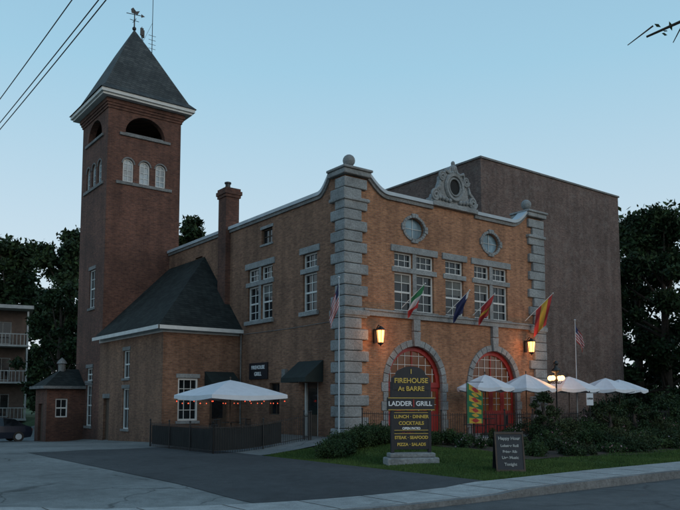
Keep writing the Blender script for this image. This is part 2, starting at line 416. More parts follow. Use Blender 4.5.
ss=[1.02]+[1.0+i*.1 for i in range(1,9)]+[DP]
sweep(CP,SD,ss,zs,.0,.157,-.45,.15); sweep(CP,SD,ss,zs,-.15,-.003,-.02,.08,1)
CP.build('parapet_coping',[M_COP,M_STD],B)
S.fb(FR,5.0,8.0,10.56,10.78,-.4,.2)
Q=MB(); zq=-.5; i=0; rq=random.Random(4)
while zq<10.9:
    h=.46; a,b=(1.15,.55) if i%2==0 else (.82,.85); a+=rq.uniform(-.04,.04)
    Q.box(-.11-rq.uniform(0,.03),a,-.13-rq.uniform(0,.03),b,zq,zq+h-.02); Q.box(W-a,W+.11,-.13-rq.uniform(0,.03),b,zq,zq+h-.02)
    zq+=h; i+=1
for x0,x1 in ((-.16,1.2),(W-1.2,W+.16)):
    Q.box(x0,x1,-.2,.9,5.1,5.36); Q.box(x0-.02,x1+.02,-.22,.92,9.98,10.14); Q.box(x0-.04,x1+.05,-.25,.95,11.08,11.3); Q.box(x0-.1,x1+.12,-.32,1.0,11.303,11.42)
Q.build('corner_quoins',M_ST,B,bevel=.04)
Q=MB()
for x in (.5,W-.7):
    Q.lathe(x,.35,[(.22,11.42),(.22,11.5),(.12,11.56),(.1,11.62)],16); Q.ball((x,.35,11.85),.27,0,20)
Q.build('ball_finials',M_ST,B,smooth=True)
for a,b in DR:
    c=(a+b)/2; R=1.65; n=15
    for i in range(n):
        t0=math.pi*i/n+.008; t1=math.pi*(i+1)/n-.008; key=i==n//2
        ri=R-.03; ro=R+(.62 if key else .26); op=.16 if key else .06; q=[]
        for o in (-.1,op):
            q+=[FR.P(c+ri*math.cos(t0),2.35+ri*math.sin(t0),o),FR.P(c+ro*math.cos(t0),2.35+ro*math.sin(t0),o),
                FR.P(c+ro*math.cos(t1),2.35+ro*math.sin(t1),o),FR.P(c+ri*math.cos(t1),2.35+ri*math.sin(t1),o)]
        S.hexa(q)
    S.fb(FR,c-.2,c+.2,4.64,5.155,-.05,.16)
    for k in range(6):
        z=-.1+k*.41; w=.34 if k%2 else .24
        S.fb(FR,a-w,a+.03,z,z+.395,-.1,.055); S.fb(FR,b-.03,b+w,z,z+.395,-.1,.055)
Dm=MB()
for di,(a,b) in enumerate(DR):
    c=(a+b)/2; R=1.62; o=-.22
    n=24
    G.poly([FR.P(c+R*math.cos(math.pi*i/n),2.35+R*math.sin(math.pi*i/n),o-.05) for i in range(n+1)],2)
    for i in range(n):
        t0=math.pi*i/n; t1=math.pi*(i+1)/n; q=[]
        for oo in (o-.06,o+.05):
            for r,t in ((R-.2,t0),(R+.03,t0),(R+.03,t1),(R-.2,t1)): q.append(FR.P(c+r*math.cos(t),2.35+r*math.sin(t),oo))
        Dm.hexa(q)
    Dm.fb(FR,a,b,2.15,2.38,o-.06,o+.07)
    for k in range(-3,4):
        s=k*.42; h=math.sqrt((R-.18)**2-s*s); th=.06 if k in(0,) else .02
        Dm.fb(FR,c+s-th/2,c+s+th/2,2.38,2.35+h,o-.045,o-.01,0 if k==0 else 1)
    for k in (1,2,3):
        z=k*.4; h=math.sqrt(max(0,(R-.19)**2-z*z)); Dm.fb(FR,c-h,c+h,2.35+z-.01,2.35+z+.01,o-.04,o-.008,1)
    for l in range(4):
        s0=a+.02+l*.815; s1=s0+.805
        Dm.fb(FR,s0,s0+.14,-.02,2.15,o-.06,o); Dm.fb(FR,s1-.14,s1,-.02,2.15,o-.06,o)
        for z0,z1 in ((-.02,.2),(.92,1.08),(1.98,2.15)): Dm.fb(FR,s0+.14,s1-.14,z0,z1,o-.06,o-.002)
        Dm.fb(FR,s0+.14,s1-.14,.2,.92,o-.06,o-.03)
        G.poly([FR.P(s0+.14,1.08,o-.04),FR.P(s1-.14,1.08,o-.04),FR.P(s1-.14,1.98,o-.04),FR.P(s0+.14,1.98,o-.04)],2)
        Dm.fb(FR,(s0+s1)/2-.01,(s0+s1)/2+.01,1.08,1.98,o-.035,o-.01,1)
        for z in (1.38,1.68): Dm.fb(FR,s0+.14,s1-.14,z-.01,z+.01,o-.034,o-.012,1)
Dm.build('red_doors',[M_RED,M_WH],B)
C=MB(); cc=6.5
def prism(pts,o0,o1,m=0):
    n=len(pts); C.poly([FR.P(cc+s,z,o1) for s,z in pts],m); C.poly([FR.P(cc+s,z,o0) for s,z in pts][::-1],m)
    for i in range(n):
        p,q=pts[i],pts[(i+1)%n]; C.poly([FR.P(cc+p[0],p[1],o0),FR.P(cc+q[0],q[1],o0),FR.P(cc+q[0],q[1],o1),FR.P(cc+p[0],p[1],o1)],m)
half=[(1.5,10.75),(1.5,10.95),(1.34,11.02),(1.25,11.2),(1.05,11.15),(.95,11.3),(.92,11.6),(.8,11.85),(.78,12.1),(.62,12.2),(.5,12.35),(.3,12.45),(.22,12.62),(.1,12.7)]
prism(half+[(-s,z) for s,z in half[::-1]],-.3,.05)
def ring(c,z,r,rt,o,m=0,a0=0,a1=2*math.pi,n=24,r1=None):
    pts=[]; 
    for i in range(n+1):
        t=a0+(a1-a0)*i/n; rr=r+((r1 or r)-r)*i/n; pts.append(FR.P(c+rr*math.cos(t),z+rr*math.sin(t)*1.1,o))
    C.tube(pts,[rt]*(n+1),6,m)
ring(cc,11.65,.55,.11,.08); ring(cc,11.65,.38,.05,.1)
C.poly([FR.P(cc+.37*math.cos(2*math.pi*i/24),11.65+.4*math.sin(2*math.pi*i/24),.055) for i in range(24)],1)
for sg in (1,-1):
    ring(cc+sg*1.25,11.08,.05,.07,.08,0,0,sg*4*math.pi,30,.27)
    ring(cc+sg*.8,12.05,.04,.06,.08,0,0,sg*4*math.pi,30,.22)
    C.tube([FR.P(cc+sg*1.3,11.3,.06),FR.P(cc+sg*1.02,11.5,.08),FR.P(cc+sg*.95,11.8,.08)],[.09,.1,.06],6)
    C.tube([FR.P(cc+sg*.3,12.25,.08),FR.P(cc+sg*.6,12.38,.08),FR.P(cc+sg*.66,12.2,.08)],[.06,.09,.05],6)
    for k in range(4): C.ball(FR.P(cc+sg*(.35+.22*k),10.95+.02*k,.1),.11,0,8)
C.ball(FR.P(cc,12.55,.0),.2,0,12,1.1); C.ball(FR.P(cc,12.82,0),.1,0,10,1.3)
for k in range(5): C.ball(FR.P(cc-.3+.15*k,12.28+.06*(2-abs(k-2)),.1),.09,0,8)
C.build('cartouche_ornament',[M_ST,M_DARK],B,smooth=False)
SW=MB()
sops=[('r',2.0,3.1,5.5,7.22),('r',2.0,3.1,7.45,8.12),('r',5.7,6.75,5.5,7.22),('r',6.98,8.03,5.5,7.22),('r',5.7,6.75,7.45,8.12),('r',6.98,8.03,7.45,8.12),
 ('r',5.75,6.75,9.2,9.95),('r',13.2,14.1,8.75,9.7),('r',1.9,3.0,-.02,2.35),('r',5.0,5.9,.9,2.4)]
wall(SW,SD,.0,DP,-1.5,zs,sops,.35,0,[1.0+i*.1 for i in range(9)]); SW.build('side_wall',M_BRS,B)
for o in sops[:6]: window(G,FX,SD,o[1],o[2],o[3],o[4],2 if o[3]<7 else 3,4 if o[3]<7 else 2,sash=o[3]<7)
for o in (sops[6],sops[7],sops[9]): window(G,FX,SD,o[1],o[2],o[3],o[4],2,2,sash=False,fw=.05,fm=1)
for a,b in ((2.0,3.1),(5.7,8.03)):
    S.fb(SD,a-.16,b+.16,7.223,7.447,-.1,.05); S.fb(SD,a-.22,b+.22,8.123,8.42,-.1,.07); S.fb(SD,a-.15,b+.15,5.3,5.497,.0,.14)
S.fb(SD,6.753,6.977,5.5,7.22,-.12,.02); S.fb(SD,6.753,6.977,7.45,8.12,-.12,.02)
S.fb(SD,5.65,6.85,9.95,10.1,-.1,.03); S.fb(SD,5.65,6.85,9.09,9.197,-.1,.05)
DD=MB(); DD.fb(SD,1.9,3.0,-.02,2.35,-.2,-.15); DD.fb(SD,2.1,2.8,.95,2.1,-.15,-.13,1); DD.build('side_door',[M_WOOD,M_GL],B)
FX.fb(SD,1.9,2.0,-.02,2.35,-.15,-.05); FX.fb(SD,2.9,3.0,-.02,2.35,-.15,-.05)
def awning(fr,a0,a1,zt,zb,pr,name):
    A=MB(); P=fr.P
    prof=[(0.02,zt),(pr,zb+.2),(pr,zb)]
    for (o0,z0),(o1,z1) in zip(prof,prof[1:]): A.poly([P(a0,z0,o0),P(a1,z0,o0),P(a1,z1,o1),P(a0,z1,o1)])
    for a in (a0,a1): A.poly([P(a,z,o) for o,z in prof]+[P(a,zb,.02)])
    A.build(name,M_AWN,B)
awning(SD,1.5,3.4,3.3,2.35,.95,'side_awning')
DS=MB(); DS.tube([(-.05,8.6,5.0),(-.05,8.6,.4)],[.03,.03],6); DS.tube([(-.03,.9,4.9),(-.03,4.2,4.86),(-.03,8.5,4.9)],[.012]*3,5); DS.box(-.16,-.01,4.3,4.6,2.6,3.0); DS.build('conduits',M_STD,B)
X=MB(); X.poly([(0.3,.3,10.0),(W-.3,.3,10.0),(W-.3,DP-.3,10.),(.3,DP-.3,10.)]); X.build('flat_roof',M_FLAT,B)
RW=MB(); wall(RW,Fr(W,0,0,1,1,0),0,DP,-1.5,zs,[],.35); wall(RW,Fr(0,DP,1,0,0,1),0,W,-1.5,10.55,[],.35); RW.build('rear_walls',M_BRS,B)
H=MB(); H.box(-.28,.5,9.95,10.8,3.,12.35); H.box(-.34,.57,9.89,10.86,12.35,12.5); H.box(-.39,.63,9.84,10.91,12.503,12.7); H.box(-.33,.56,9.9,10.85,12.703,12.85)
H.build('chimney',M_BRT,B)
H=MB(); H.lathe(.05,10.4,[(.14,12.85),(.13,13.15),(.18,13.17),(.18,13.25),(.001,13.31)],12); H.build('chimney_pot',M_BLACK,B)
WF=Fr(-4.1,8.9,1,0,0,-1); WS=Fr(-4.1,8.9,0,1,-1,0); ZE=5.12
WG=MB(); wf=[('r',.8,1.85,.6,2.65),('r',2.5,3.5,-.5,2.1)]
wall(WG,WF,0,4.1,-1.5,ZE,wf,.3)
wsd=[('r',4.2,5.1,2.75,4.2),('r',4.2,5.1,.1,2.2),('r',7.1,8.0,-.8,1.7)]
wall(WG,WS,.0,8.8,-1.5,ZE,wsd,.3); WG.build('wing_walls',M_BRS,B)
window(G,FX,WF,.8,1.85,.6,2.65,3,4,rec=.08,fw=.09); S.fb(WF,.7,1.95,2.66,2.86,-.05,.04); S.fb(WF,.7,1.95,.45,.59,-.05,.08)
for o in wsd[:2]:
    window(G,FX,WS,o[1],o[2],o[3],o[4],2,2,rec=.1,fw=.06,fm=0); S.fb(WS,o[1]-.1,o[2]+.1,o[4]+.003,o[4]+.2,-.05,.04,1); S.fb(WS,o[1]-.1,o[2]+.1,o[3]-.13,o[3]-.003,-.05,.07,1)
S.fb(WS,7.0,8.1,1.703,1.95,-.05,.04,1)
DD=MB(); DD.fb(WS,7.1,8.0,-.8,1.7,-.2,-.15); DD.fb(WF,2.5,3.5,-.5,2.1,-.2,-.15); DD.fb(WF,2.7,3.3,.7,1.8,-.149,-.14,1); DD.build('wing_doors',[M_WOOD,M_GL],B)
awning(WF,2.2,3.8,3.0,2.25,.8,'wing_awning')
R=MB(); A_=(-4.5,8.5,ZE);Bq=(0,8.5,ZE);Cq=(0,12.9,9.6);Dq=(0,17.72,9.6);E=(-4.5,17.72,ZE)
R.poly([A_,Bq,Cq]); R.poly([A_,Cq,Dq,E]); R.poly([(-4.5,8.5,ZE-.05),(0,8.5,ZE-.05),(0,17.7,ZE-.05),(-4.5,17.7,ZE-.05)])
R.build('wing_roof',M_ROOFG,B)
T=MB(); T.box(-4.56,0,8.42,8.498,ZE-.17,ZE+.01); T.box(-4.58,-4.502,8.42,17.7,ZE-.17,ZE+.012)
T.box(-4.16,-4.102,8.84,17.7,ZE-.28,ZE-.06); T.box(-4.1,0,8.84,8.898,ZE-.28,ZE-.06); T.build('wing_fascia',M_WH,B)
# tower
TX,TY,TS=-4.0,17.7,4.6
TF=Fr(TX,TY,1,0,0,-1); TL=Fr(TX,TY,0,1,-1,0); TR=Fr(TX+TS,TY,0,1,1,0); TB=Fr(TX,TY+TS,1,0,0,1)
TW=MB()
def tops(): 
    o=[('a',1.05,TS-1.05,17.5,17.55,1.15)]
    for k in (-1,0,1):
        c=TS/2+k*1.02; o.append(('a',c-.33,c+.33,14.55,15.65,.33))
    return o
lf=[('r',1.5,2.5,7.1,9.4),('r',1.5,2.5,2.75,3.5),('r',1.5,2.5,.1,2.5)]
for k,fr in enumerate((TF,TL,TR,TB)):
    wall(TW,fr,0,TS,-1.5,19.2,tops()+(lf if fr is TL else []),.4)
    for c in (TS/2-1.02,TS/2,TS/2+1.02):
        o=-.12
        G.poly([fr.P(c-.33,14.55,o-.02),fr.P(c+.33,14.55,o-.02)]+[fr.P(c+.33*math.cos(math.pi*i/12),15.65+.33*math.sin(math.pi*i/12),o-.02) for i in range(13)],1)
        for i in range(12):
            t0,t1=math.pi*i/12,math.pi*(i+1)/12; q=[]; q2=[]
            for oo in (o-.02,o+.03):
                for r,t in ((.25,t0),(.33,t0),(.33,t1),(.25,t1)): q.append(fr.P(c+r*math.cos(t),15.65+r*math.sin(t),oo))
            FX.hexa(q)
            for oo in (-.02,.04):
                for r,t in ((.33,t0),(.42,t0),(.42,t1),(.33,t1)): q2.append(fr.P(c+r*math.cos(t),15.65+r*math.sin(t),oo))
            S.hexa(q2,1)
        FX.fb(fr,c-.33,c-.25,14.55,15.65,o-.02,o+.03); FX.fb(fr,c+.25,c+.33,14.55,15.65,o-.02,o+.03)
        FX.fb(fr,c-.25,c+.25,14.55,14.63,o-.02,o+.03); FX.fb(fr,c-.02,c+.02,14.63,15.9,o-.015,o+.01)
        for z in (14.95,15.3,15.67): FX.fb(fr,c-.25,c+.25,z-.018,z+.018,o-.015,o+.012)
    S.fb(fr,.55,TS-.55,14.36,14.545,-.05,.08,1); S.fb(fr,.7,TS-.7,17.33,17.495,-.1,.10,1)
    S.fb(fr,1.1,TS-1.1,17.5,17.62,-.3,-.1,1)
TW.build('tower_walls',M_BRT,B)
for o in lf:
    window(G,FX,TL,o[1],o[2],o[3],o[4],2,4 if o[4]-o[3]>1 else 2,rec=.1,fw=.07); S.fb(TL,o[1]-.12,o[2]+.12,o[4]+.003,o[4]+.22,-.05,.05,1); S.fb(TL,o[1]-.12,o[2]+.12,o[3]-.15,o[3]-.003,-.05,.08,1)
TT=MB(); TT.box(TX+.4,TX+TS-.4,TY+.4,TY+TS-.4,17.1,17.25); TT.box(TX+.4,TX+TS-.4,TY+.4,TY+TS-.4,19.0,19.1)
TT.box(TX+.6,TX+TS-.6,TY+.6,TY+TS-.6,12,17.08)
TT.build('belfry_floor',M_DARK,B)
TC=MB()
for k,(z0,z1) in enumerate(((18.85,19.0),(19.0,19.15),(19.15,19.4))):
    e=.06+.06*k; TC.box(TX-e,TX+TS+e,TY-e,TY+TS+e,z0+.001,z1)
TC.build('tower_corbel',M_BRT,B)
EV=MB()
for e,z0,z1 in ((.52,19.403,19.53),(.64,19.533,19.74)): EV.box(TX-e,TX+TS+e,TY-e,TY+TS+e,z0,z1)
EV.build('tower_eaves',M_WH,B)
cx,cy=TX+TS/2,TY+TS/2
RT=MB(); lev=[(TS/2+.72,19.743),(TS/2+.35,20.12),(TS/2-.2,21.2),(.9,23.6),(.05,25.2)]
for (r0,z0),(r1,z1) in zip(lev,lev[1:]):
    c0=[(cx-r0,cy-r0,z0),(cx+r0,cy-r0,z0),(cx+r0,cy+r0,z0),(cx-r0,cy+r0,z0)]; c1=[(cx-r1,cy-r1,z1),(cx+r1,cy-r1,z1),(cx+r1,cy+r1,z1),(cx-r1,cy+r1,z1)]
    for i in range(4): RT.poly([c0[i],c0[(i+1)%4],c1[(i+1)%4],c1[i]])
RT.build('tower_roof',M_ROOF,B)
V=MB(); V.tube([(cx,cy,25.1),(cx,cy,26.6)],[.05,.03],6); V.ball((cx,cy,25.35),.13); V.tube([(cx-.5,cy+.1,26.3),(cx+.45,cy-.1,26.3)],[.025,.025],5)
V.poly([(cx-.2,cy,26.35),(cx+.2,cy,26.35),(cx+.35,cy,26.65),(cx+.1,cy,26.55),(cx-.1,cy,26.75),(cx-.25,cy,26.6)]); V.poly([(cx+.4,cy-.1,26.43),(cx+.65,cy-.13,26.3),(cx+.4,cy-.1,26.17)])
V.tube([(cx,cy-.3,25.9),(cx,cy+.3,25.9)],[.02,.02],5); V.tube([(cx-.3,cy,25.9),(cx+.3,cy,25.9)],[.02,.02],5)
V.build('weather_vane',M_BLACK,B)
V=MB()
for x,y,z0,z1 in ((cx+1.7,cy+1.2,20.5,29.4),(cx+.9,cy+1.0,21.5,26.2),(cx+1.2,cy+1.6,21,26.4)): V.tube([(x,y,z0),(x,y,z1)],[.035,.02],5)
for k in range(4): V.tube([(cx+1.45,cy+1.2,25.0+k*.3),(cx+1.95,cy+1.2,25.0+k*.3)],[.015,.015],4)
V.box(cx+.8,cx+1.0,cy+.95,cy+1.05,25.6,26.1); V.box(cx+1.1,cx+1.3,cy+1.55,cy+1.65,25.8,26.3)
V.tube([(cx+1.7,cy+1.2,26.8),(cx+.9,cy+1.0,25.0)],[.012,.012],4)
V.build('antennas',M_BLACK,B)
AX=-6.15; AN=MB(); AF=Fr(AX,20.6,1,0,0,-1); AL=Fr(AX,20.6,0,1,-1,0)
wall(AN,AF,0,2.15,-1.5,2.4,[('r',.5,1.2,.6,1.7)],.3); wall(AN,AL,0,2.4,-1.5,2.4,[('r',.8,1.7,-.8,1.4)],.3); wall(AN,Fr(AX,23.0,1,0,0,1),0,6,-1.5,2.4,[],.3); AN.build('annex_walls',M_BRT,B)
window(G,FX,AF,.5,1.2,.6,1.7,2,2,rec=.1); 
DD=MB(); DD.fb(AL,.8,1.7,-.8,1.4,-.2,-.15); DD.build('annex_door',M_WOOD,B)
R=MB(); p=[(AX-.25,20.3,2.4),(-3.95,20.3,2.4),(-3.95,21.8,3.5),(-5.0,21.8,3.5),(AX-.25,23.3,2.4),(-3.95,23.3,2.4)]
R.poly([p[0],p[1],p[2],p[3]]); R.poly([p[0],p[3],p[4]]); R.poly([p[4],p[3],p[2],p[5]]); R.poly([p[0],p[1],p[5],p[4]]); R.build('annex_roof',M_ROOFG,B)
R=MB(); R.lathe(-5.0,21.8,[(.22,3.3),(.22,3.8),(.32,3.82),(.22,4.0),(.001,4.2)],10); R.build('annex_vent',M_STD,B)
R=MB(); R.box(AX-.31,-4.0,20.24,20.3,2.28,2.44); R.box(AX-.31,AX-.253,20.3,23.3,2.28,2.44); R.build('annex_fascia',M_STD,B)
G.build('window_glass',[M_GL,M_GLB,M_GLW],B); FX.build('window_frames',[M_WH,M_WOOD],B); S.build('stone_trim',[M_ST,M_STD],B,bevel=.015)
def lantern(x,z,name='wall_lantern'):
    L=MB(); 
    L.box(-.05,.05,-.06,-.0,-.2,.2,0); L.tube([(0,-.03,.12),(0,-.2,.3),(0,-.3,.24)],[.015]*3,6,0)
    L.lathe(0,-.3,[(.0,.27),(.06,.24),(.16,.16),(.17,.14)],6,0); L.lathe(0,-.3,[(.13,.14),(.09,-.2)],6,1); L.lathe(0,-.3,[(.1,-.2),(.1,-.23),(.03,-.27),(.001,-.32)],6,0)
    for k in range(6):
        a=2*math.pi*k/6; L.tube([(.135*math.cos(a),-.3+.135*math.sin(a),.14),(.095*math.cos(a),-.3+.095*math.sin(a),-.2)],[.01,.01],4,0)
    o=L.build(name,[M_BLACK,M_LAMP],loc=(x,-.06,z)); o.scale=(1.35,1.35,1.5)
    l=bpy.data.lights.new('lantern_bulb','POINT'); l.energy=26; l.color=(1,.42,.15); l.shadow_soft_size=.12; lo=bpy.data.objects.new('lantern_bulb',l); COL.objects.link(lo); lo.parent=o; lo.location=(0,-.62,0)
lantern(1.55,4.3); lantern(11.45,4.3)
e=empty('wall_sign'); mb=MB(); mb.fb(SD,6.0,7.7,2.6,3.4,.02,.08); mb.build('board',M_SIGN,e)
for t,z,s in (('FIREHOUSE',3.17,.25),('GRILL',2.85,.26)): text(t,e,(-.085,6.85,z),s,M_WLET,(math.pi/2,0,-math.pi/2))

# ------------------------------------------------------------ rear block
K=empty('brick_warehouse'); KX,KY,KW,KD,KH=15.8,6.6,15.1,16,16.8
kb=MB(); KF=Fr(KX,KY,1,0,0,-1); KS=Fr(KX,KY,0,1,-1,0)
wall(kb,KF,0,KW,-1,KH,[],.4); wall(kb,KS,0,KD,-1,KH,[],.4); wall(kb,Fr(KX+KW,KY,0,1,1,0),0,KD,-1,KH,[],.4); wall(kb,Fr(KX,KY+KD,1,0,0,1),0,KW,-1,KH,[],.4)
kb.build('walls',M_BLK,K)
kb=MB(); kb.box(KX-.08,KX+KW+.08,KY-.08,KY+.4,KH+.002,KH+.12); kb.box(KX-.08,KX+.4,KY+.4,KY+KD,KH+.002,KH+.118); kb.box(KX+KW-.4,KX+KW+.08,KY+.4,KY+KD,KH+.002,KH+.118); kb.build('coping',M_STD,K)
kb=MB(); kb.poly([(KX+.3,KY+.3,KH-.6),(KX+KW-.3,KY+.3,KH-.6),(KX+KW-.3,KY+KD,KH-.6),(KX+.3,KY+KD,KH-.6)]); kb.box(KX+KW-.02,KX+KW+.1,KY+4,KY+4.1,0,KH-1); kb.build('roof',M_FLAT,K)
kb=MB(); kb.box(13.02,KX-.02,KY+2.2,KY+KD,-.5,10.9); kb.build('link_block',M_BLK,K)

A=empty('apartment_building',(-6.3,46.2,0),math.radians(-12)); mb=MB(); AFr=Fr(-9,0,1,0,0,-1)
ops=[]
for fl in range(3):
    for k in range(5): ops.append(('r',1+k*2.6,2.4+k*2.6,.2+fl*3.2,2.2+fl*3.2))
wall(mb,AFr,0,14,-2,9.6,ops,.3); mb.box(-9,5,.31,10,-2,9.6); mb.build('walls',plain('clapboard',(.13,.085,.065),.8),A)
g2=MB(); f2=MB()
for o in ops: window(g2,f2,AFr,o[1],o[2],o[3],o[4],2,1,sash=False)
for fl in range(3):
    z=fl*3.2-.1; f2.fb(AFr,-.2,14.2,z,z+.15,0.01,1.8); f2.fb(AFr,-.2,14.2,z+1.05,z+1.13,1.7,1.8)
    for k in range(48): f2.fb(AFr,k*.3,k*.3+.05,z+.15,z+1.05,1.72,1.78)
    for k in range(6): f2.fb(AFr,k*2.8,k*2.8+.15,z+.15,z+3.1,1.6,1.75)
f2.fb(AFr,-.5,14.5,9.6,9.9,-10.3,2.0)
g2.build('glass',M_GL,A); f2.build('balconies',plain('balcony_trim',(.38,.37,.35),.7),A)

# ------------------------------------------------------------ vegetation
def leaves(centres,radii,n,size,seedv=0,flat=.9,shell=.5):
    r=np.random.default_rng(seedv); C=np.array(centres);Rr=np.array(radii)
    w=Rr.mean(axis=1)**2 if Rr.ndim==2 else Rr**2
    idx=r.choice(len(C),n,p=w/w.sum())
    d=r.normal(size=(n,3)); d/=np.linalg.norm(d,axis=1,keepdims=True)
    u=r.random((n,1))**shell*(1+.22*r.normal(size=(n,1)))
    RR=Rr[idx] if Rr.ndim==2 else Rr[idx][:,None]*np.array([1,1,flat])
    p=C[idx]+d*u*RR
    a=r.normal(size=(n,3)); a/=np.linalg.norm(a,axis=1,keepdims=True)
    b=np.cross(a,r.normal(size=(n,3))); b/=np.linalg.norm(b,axis=1,keepdims=True)
    s=size*(.6+.8*r.random((n,1)))
    return np.stack([p-a*s,p+b*s*.5,p+a*s,p-b*s*.5],axis=1).reshape(-1,3)
def tree(name,x,y,H,cw,n=9000,size=.28,seedv=1,mat=None,base=.3,clumps=46,z0=None):
    r=random.Random(seedv); z0=g(x,y)-.1 if z0 is None else z0
    e=empty(name,(x,y,z0),r.random()*6); cs=[];rs=[]
    for i in range(clumps):
        t=i/(clumps-1); zz=H*(base+(.95-base)*t)
        prof=math.sin(math.pi*min(1,(t*.82+.16)))**.7
        ang=i*2.4+r.random(); rad=cw*prof*(.3+.8*r.random())
        cs.append((rad*math.cos(ang),rad*math.sin(ang),zz+r.uniform(-.05,.05)*H)); rs.append(cw*r.uniform(.14,.36))
    V=leaves(cs,rs,n,size,seedv,.7,.65); quads_mesh('foliage',V,4,[mat or M_LF],e)
    T=MB(); tr=.018*H+.08
    T.tube([(0,0,-.3),(.05,0,H*.2),(-.05,.08,H*.5),(0,0,H*.82)],[tr*1.2,tr,tr*.65,tr*.15],8)
    for c in cs[::2]:
        h=min(c[2]-.1*H,H*.7); T.tube([(0,0,max(.15*H,h-.08*H)),(c[0]*.5,c[1]*.5,h),(c[0],c[1],c[2])],[tr*.4,tr*.25,tr*.08],5)
    T.build('trunk',M_BARK,e,smooth=True); return e
tree('tree',3,70,21.3,6.8,24000,.3,11,base=.15); tree('tree',6.2,58,21.2,5.0,22000,.26,12,base=.15); tree('tree',-6,76,21,7,18000,.36,13,base=.15)
tree('tree',-1.6,33.9,10.8,2.9,20000,.15,14,base=.1); tree('tree',-9,40,5.0,2.8,7000,.16,15,base=.1); tree('tree',2.6,38,12,3.2,9000,.22,25,base=.12)
tree('tree',14.8,46,21.3,3.0,12000,.24,16); tree('tree',20,52,19.5,4,6000,.3,17)
tree('tree',39.5,8,18,5.2,32000,.19,18,base=.1); tree('tree',47,15,19.5,6.5,20000,.27,19,base=.12); tree('tree',33.5,-.2,9.0,3.4,20000,.15,20,base=.06)
tree('tree',39,-3,13,4.5,26000,.17,21,base=.08); tree('tree',52,2,20,7,20000,.3,22,base=.1); tree('tree',35,13,12,4,12000,.22,23,base=.1)
cs=[];rs=[]
for k in range(150):
    a=2*math.pi*k/150; d=150+30*math.sin(k*2.3); h=9+4*math.sin(k*1.7)+3*math.sin(k*.37)
    for q in range(3): cs.append((d*math.cos(a)+q*3,d*math.sin(a)+q*2,h*(.25+.3*q))); rs.append((5.5,5.5,h*.35))
quads_mesh('distant_trees',leaves(cs,rs,60000,1.1,77,shell=.6),4,[M_LF])
# street tree on the camera's side of the road, one bough reaching over it
ST=empty('street_tree',(-8.9,-23.9,-.5)); T=MB()
T.tube([(0,0,-.2),(.05,0,2),(0,.1,4.5),(.1,0,7),(0,0,9.5)],[.24,.2,.17,.11,.04],10)
tip=(-10.75+8.9,-19.75+23.9,6.15)
T.tube([(0,.05,5.2),(-.5,1.2,6.3),(-1.1,2.6,6.6),tip],[.09,.06,.035,.012],6)
for k in range(5):
    t=.55+.11*k; bx,by,bz=-.5-1.35*t,1.2+2.9*t,6.55-.3*t; T.tube([(bx,by,bz),(bx+.25*math.cos(k*2),by+.3,bz-.12)],[.01,.005],4)
T.build('trunk',M_BARK,ST,smooth=True)
quads_mesh('foliage',leaves([(1,-.5,8.5),(0,-1,9.5),(2,0,9),(.8,-1.8,8)],[1.3,1.3,1.2,1.1],6000,.09,61),4,[M_LF],ST)
quads_mesh('bough_leaves',leaves([(-1.7,4.0,6.2),(-1.5,3.7,6.35),(-1.2,3.2,6.5)],[.1,.16,.22],26,.05,62),4,[M_LF],ST)
def hedge(name,x,y,w,d,h,rot,seedv,n=5000,mat=M_LF2,size=.05):
    r=random.Random(seedv); cs=[];rs=[]
    for i in range(int(w/.22)+1):
        for j in range(int(d/.22)+1):
            ex=1-abs(i/(w/.22)*2-1)**4*.25
            cs.append((-w/2+i*.22,-d/2+j*.22,h*.5*ex+r.uniform(-.03,.03))); rs.append((.24,.24,h*.45*ex))
    e=empty(name,(x,y,g(x,y)),rot); quads_mesh('foliage',leaves(cs,rs,n,size,seedv,shell=.3),4,[mat],e)
    T=MB()
    for k in range(7): T.tube([(-w/2+w*k/6,0,-.05),(-w/2+w*k/6+r.uniform(-.1,.1),0,h*.6)],[.025,.012],5)
    T.build('stems',M_BARK,e)
hedge('hedge',-3.45,-3.9,1.15,.8,.60,.6,1,13000,size=.035); hedge('hedge',-2.45,-3.1,1.15,.8,.66,.6,2,13000,size=.035); hedge('hedge',-.9,-2.9,2.0,.9,.74,.2,3,22000,size=.035)
hedge('hedge',.9,-3.9,1.0,.7,.5,0,4,8000,size=.035)
def shrub(name,x,y,h,w,seedv,n=2500,mat=M_LF3,size=.06,fl=0):
    r=random.Random(seedv); e=empty(name,(x,y,g(x,y)-.02),r.random()*6); cs=[];rs=[]; T=MB()
    for i in range(12):
        a=r.random()*6.28; q=w*.5*r.random()**.6; z=h*r.uniform(.25,.85)*(1-.35*q/(w*.5))
        cs.append((q*math.cos(a),q*math.sin(a),z)); rs.append(w*r.uniform(.12,.22))
        T.tube([(0,0,0),(q*.4*math.cos(a),q*.4*math.sin(a),z*.6),cs[-1]],[.018,.012,.005],4)
    quads_mesh('foliage',leaves(cs,rs,n,size,seedv,1.3,.6),4,[mat],e)
    if fl:
        quads_mesh('flowers',leaves([(c[0],c[1],c[2]+.1*h) for c in cs],rs,fl,.04,seedv+5,1.,.3),4,[M_FLW],e)
    T.build('stems',M_BARK,e)
r=random.Random(9); k=0
for row,yy in enumerate((-4.2,-5.5,-6.9,-8.1)):
    for xx in np.arange(1.6+row*.25,20.5,1.15 if row else 1.3):
        k+=1; hh=(1.25,.9,.7,.5)[row]*r.uniform(.6,1.5)
        if xx<6.0: hh*=.5
        shrub('garden_plant',xx+r.uniform(-.3,.3),yy+r.uniform(-.35,.35),hh,r.uniform(.9,1.5)*(.75 if xx<6 else 1),100+k,2200,(M_LF3,M_LF2,M_LF)[k%3],.042,80 if k%4==0 else 0)
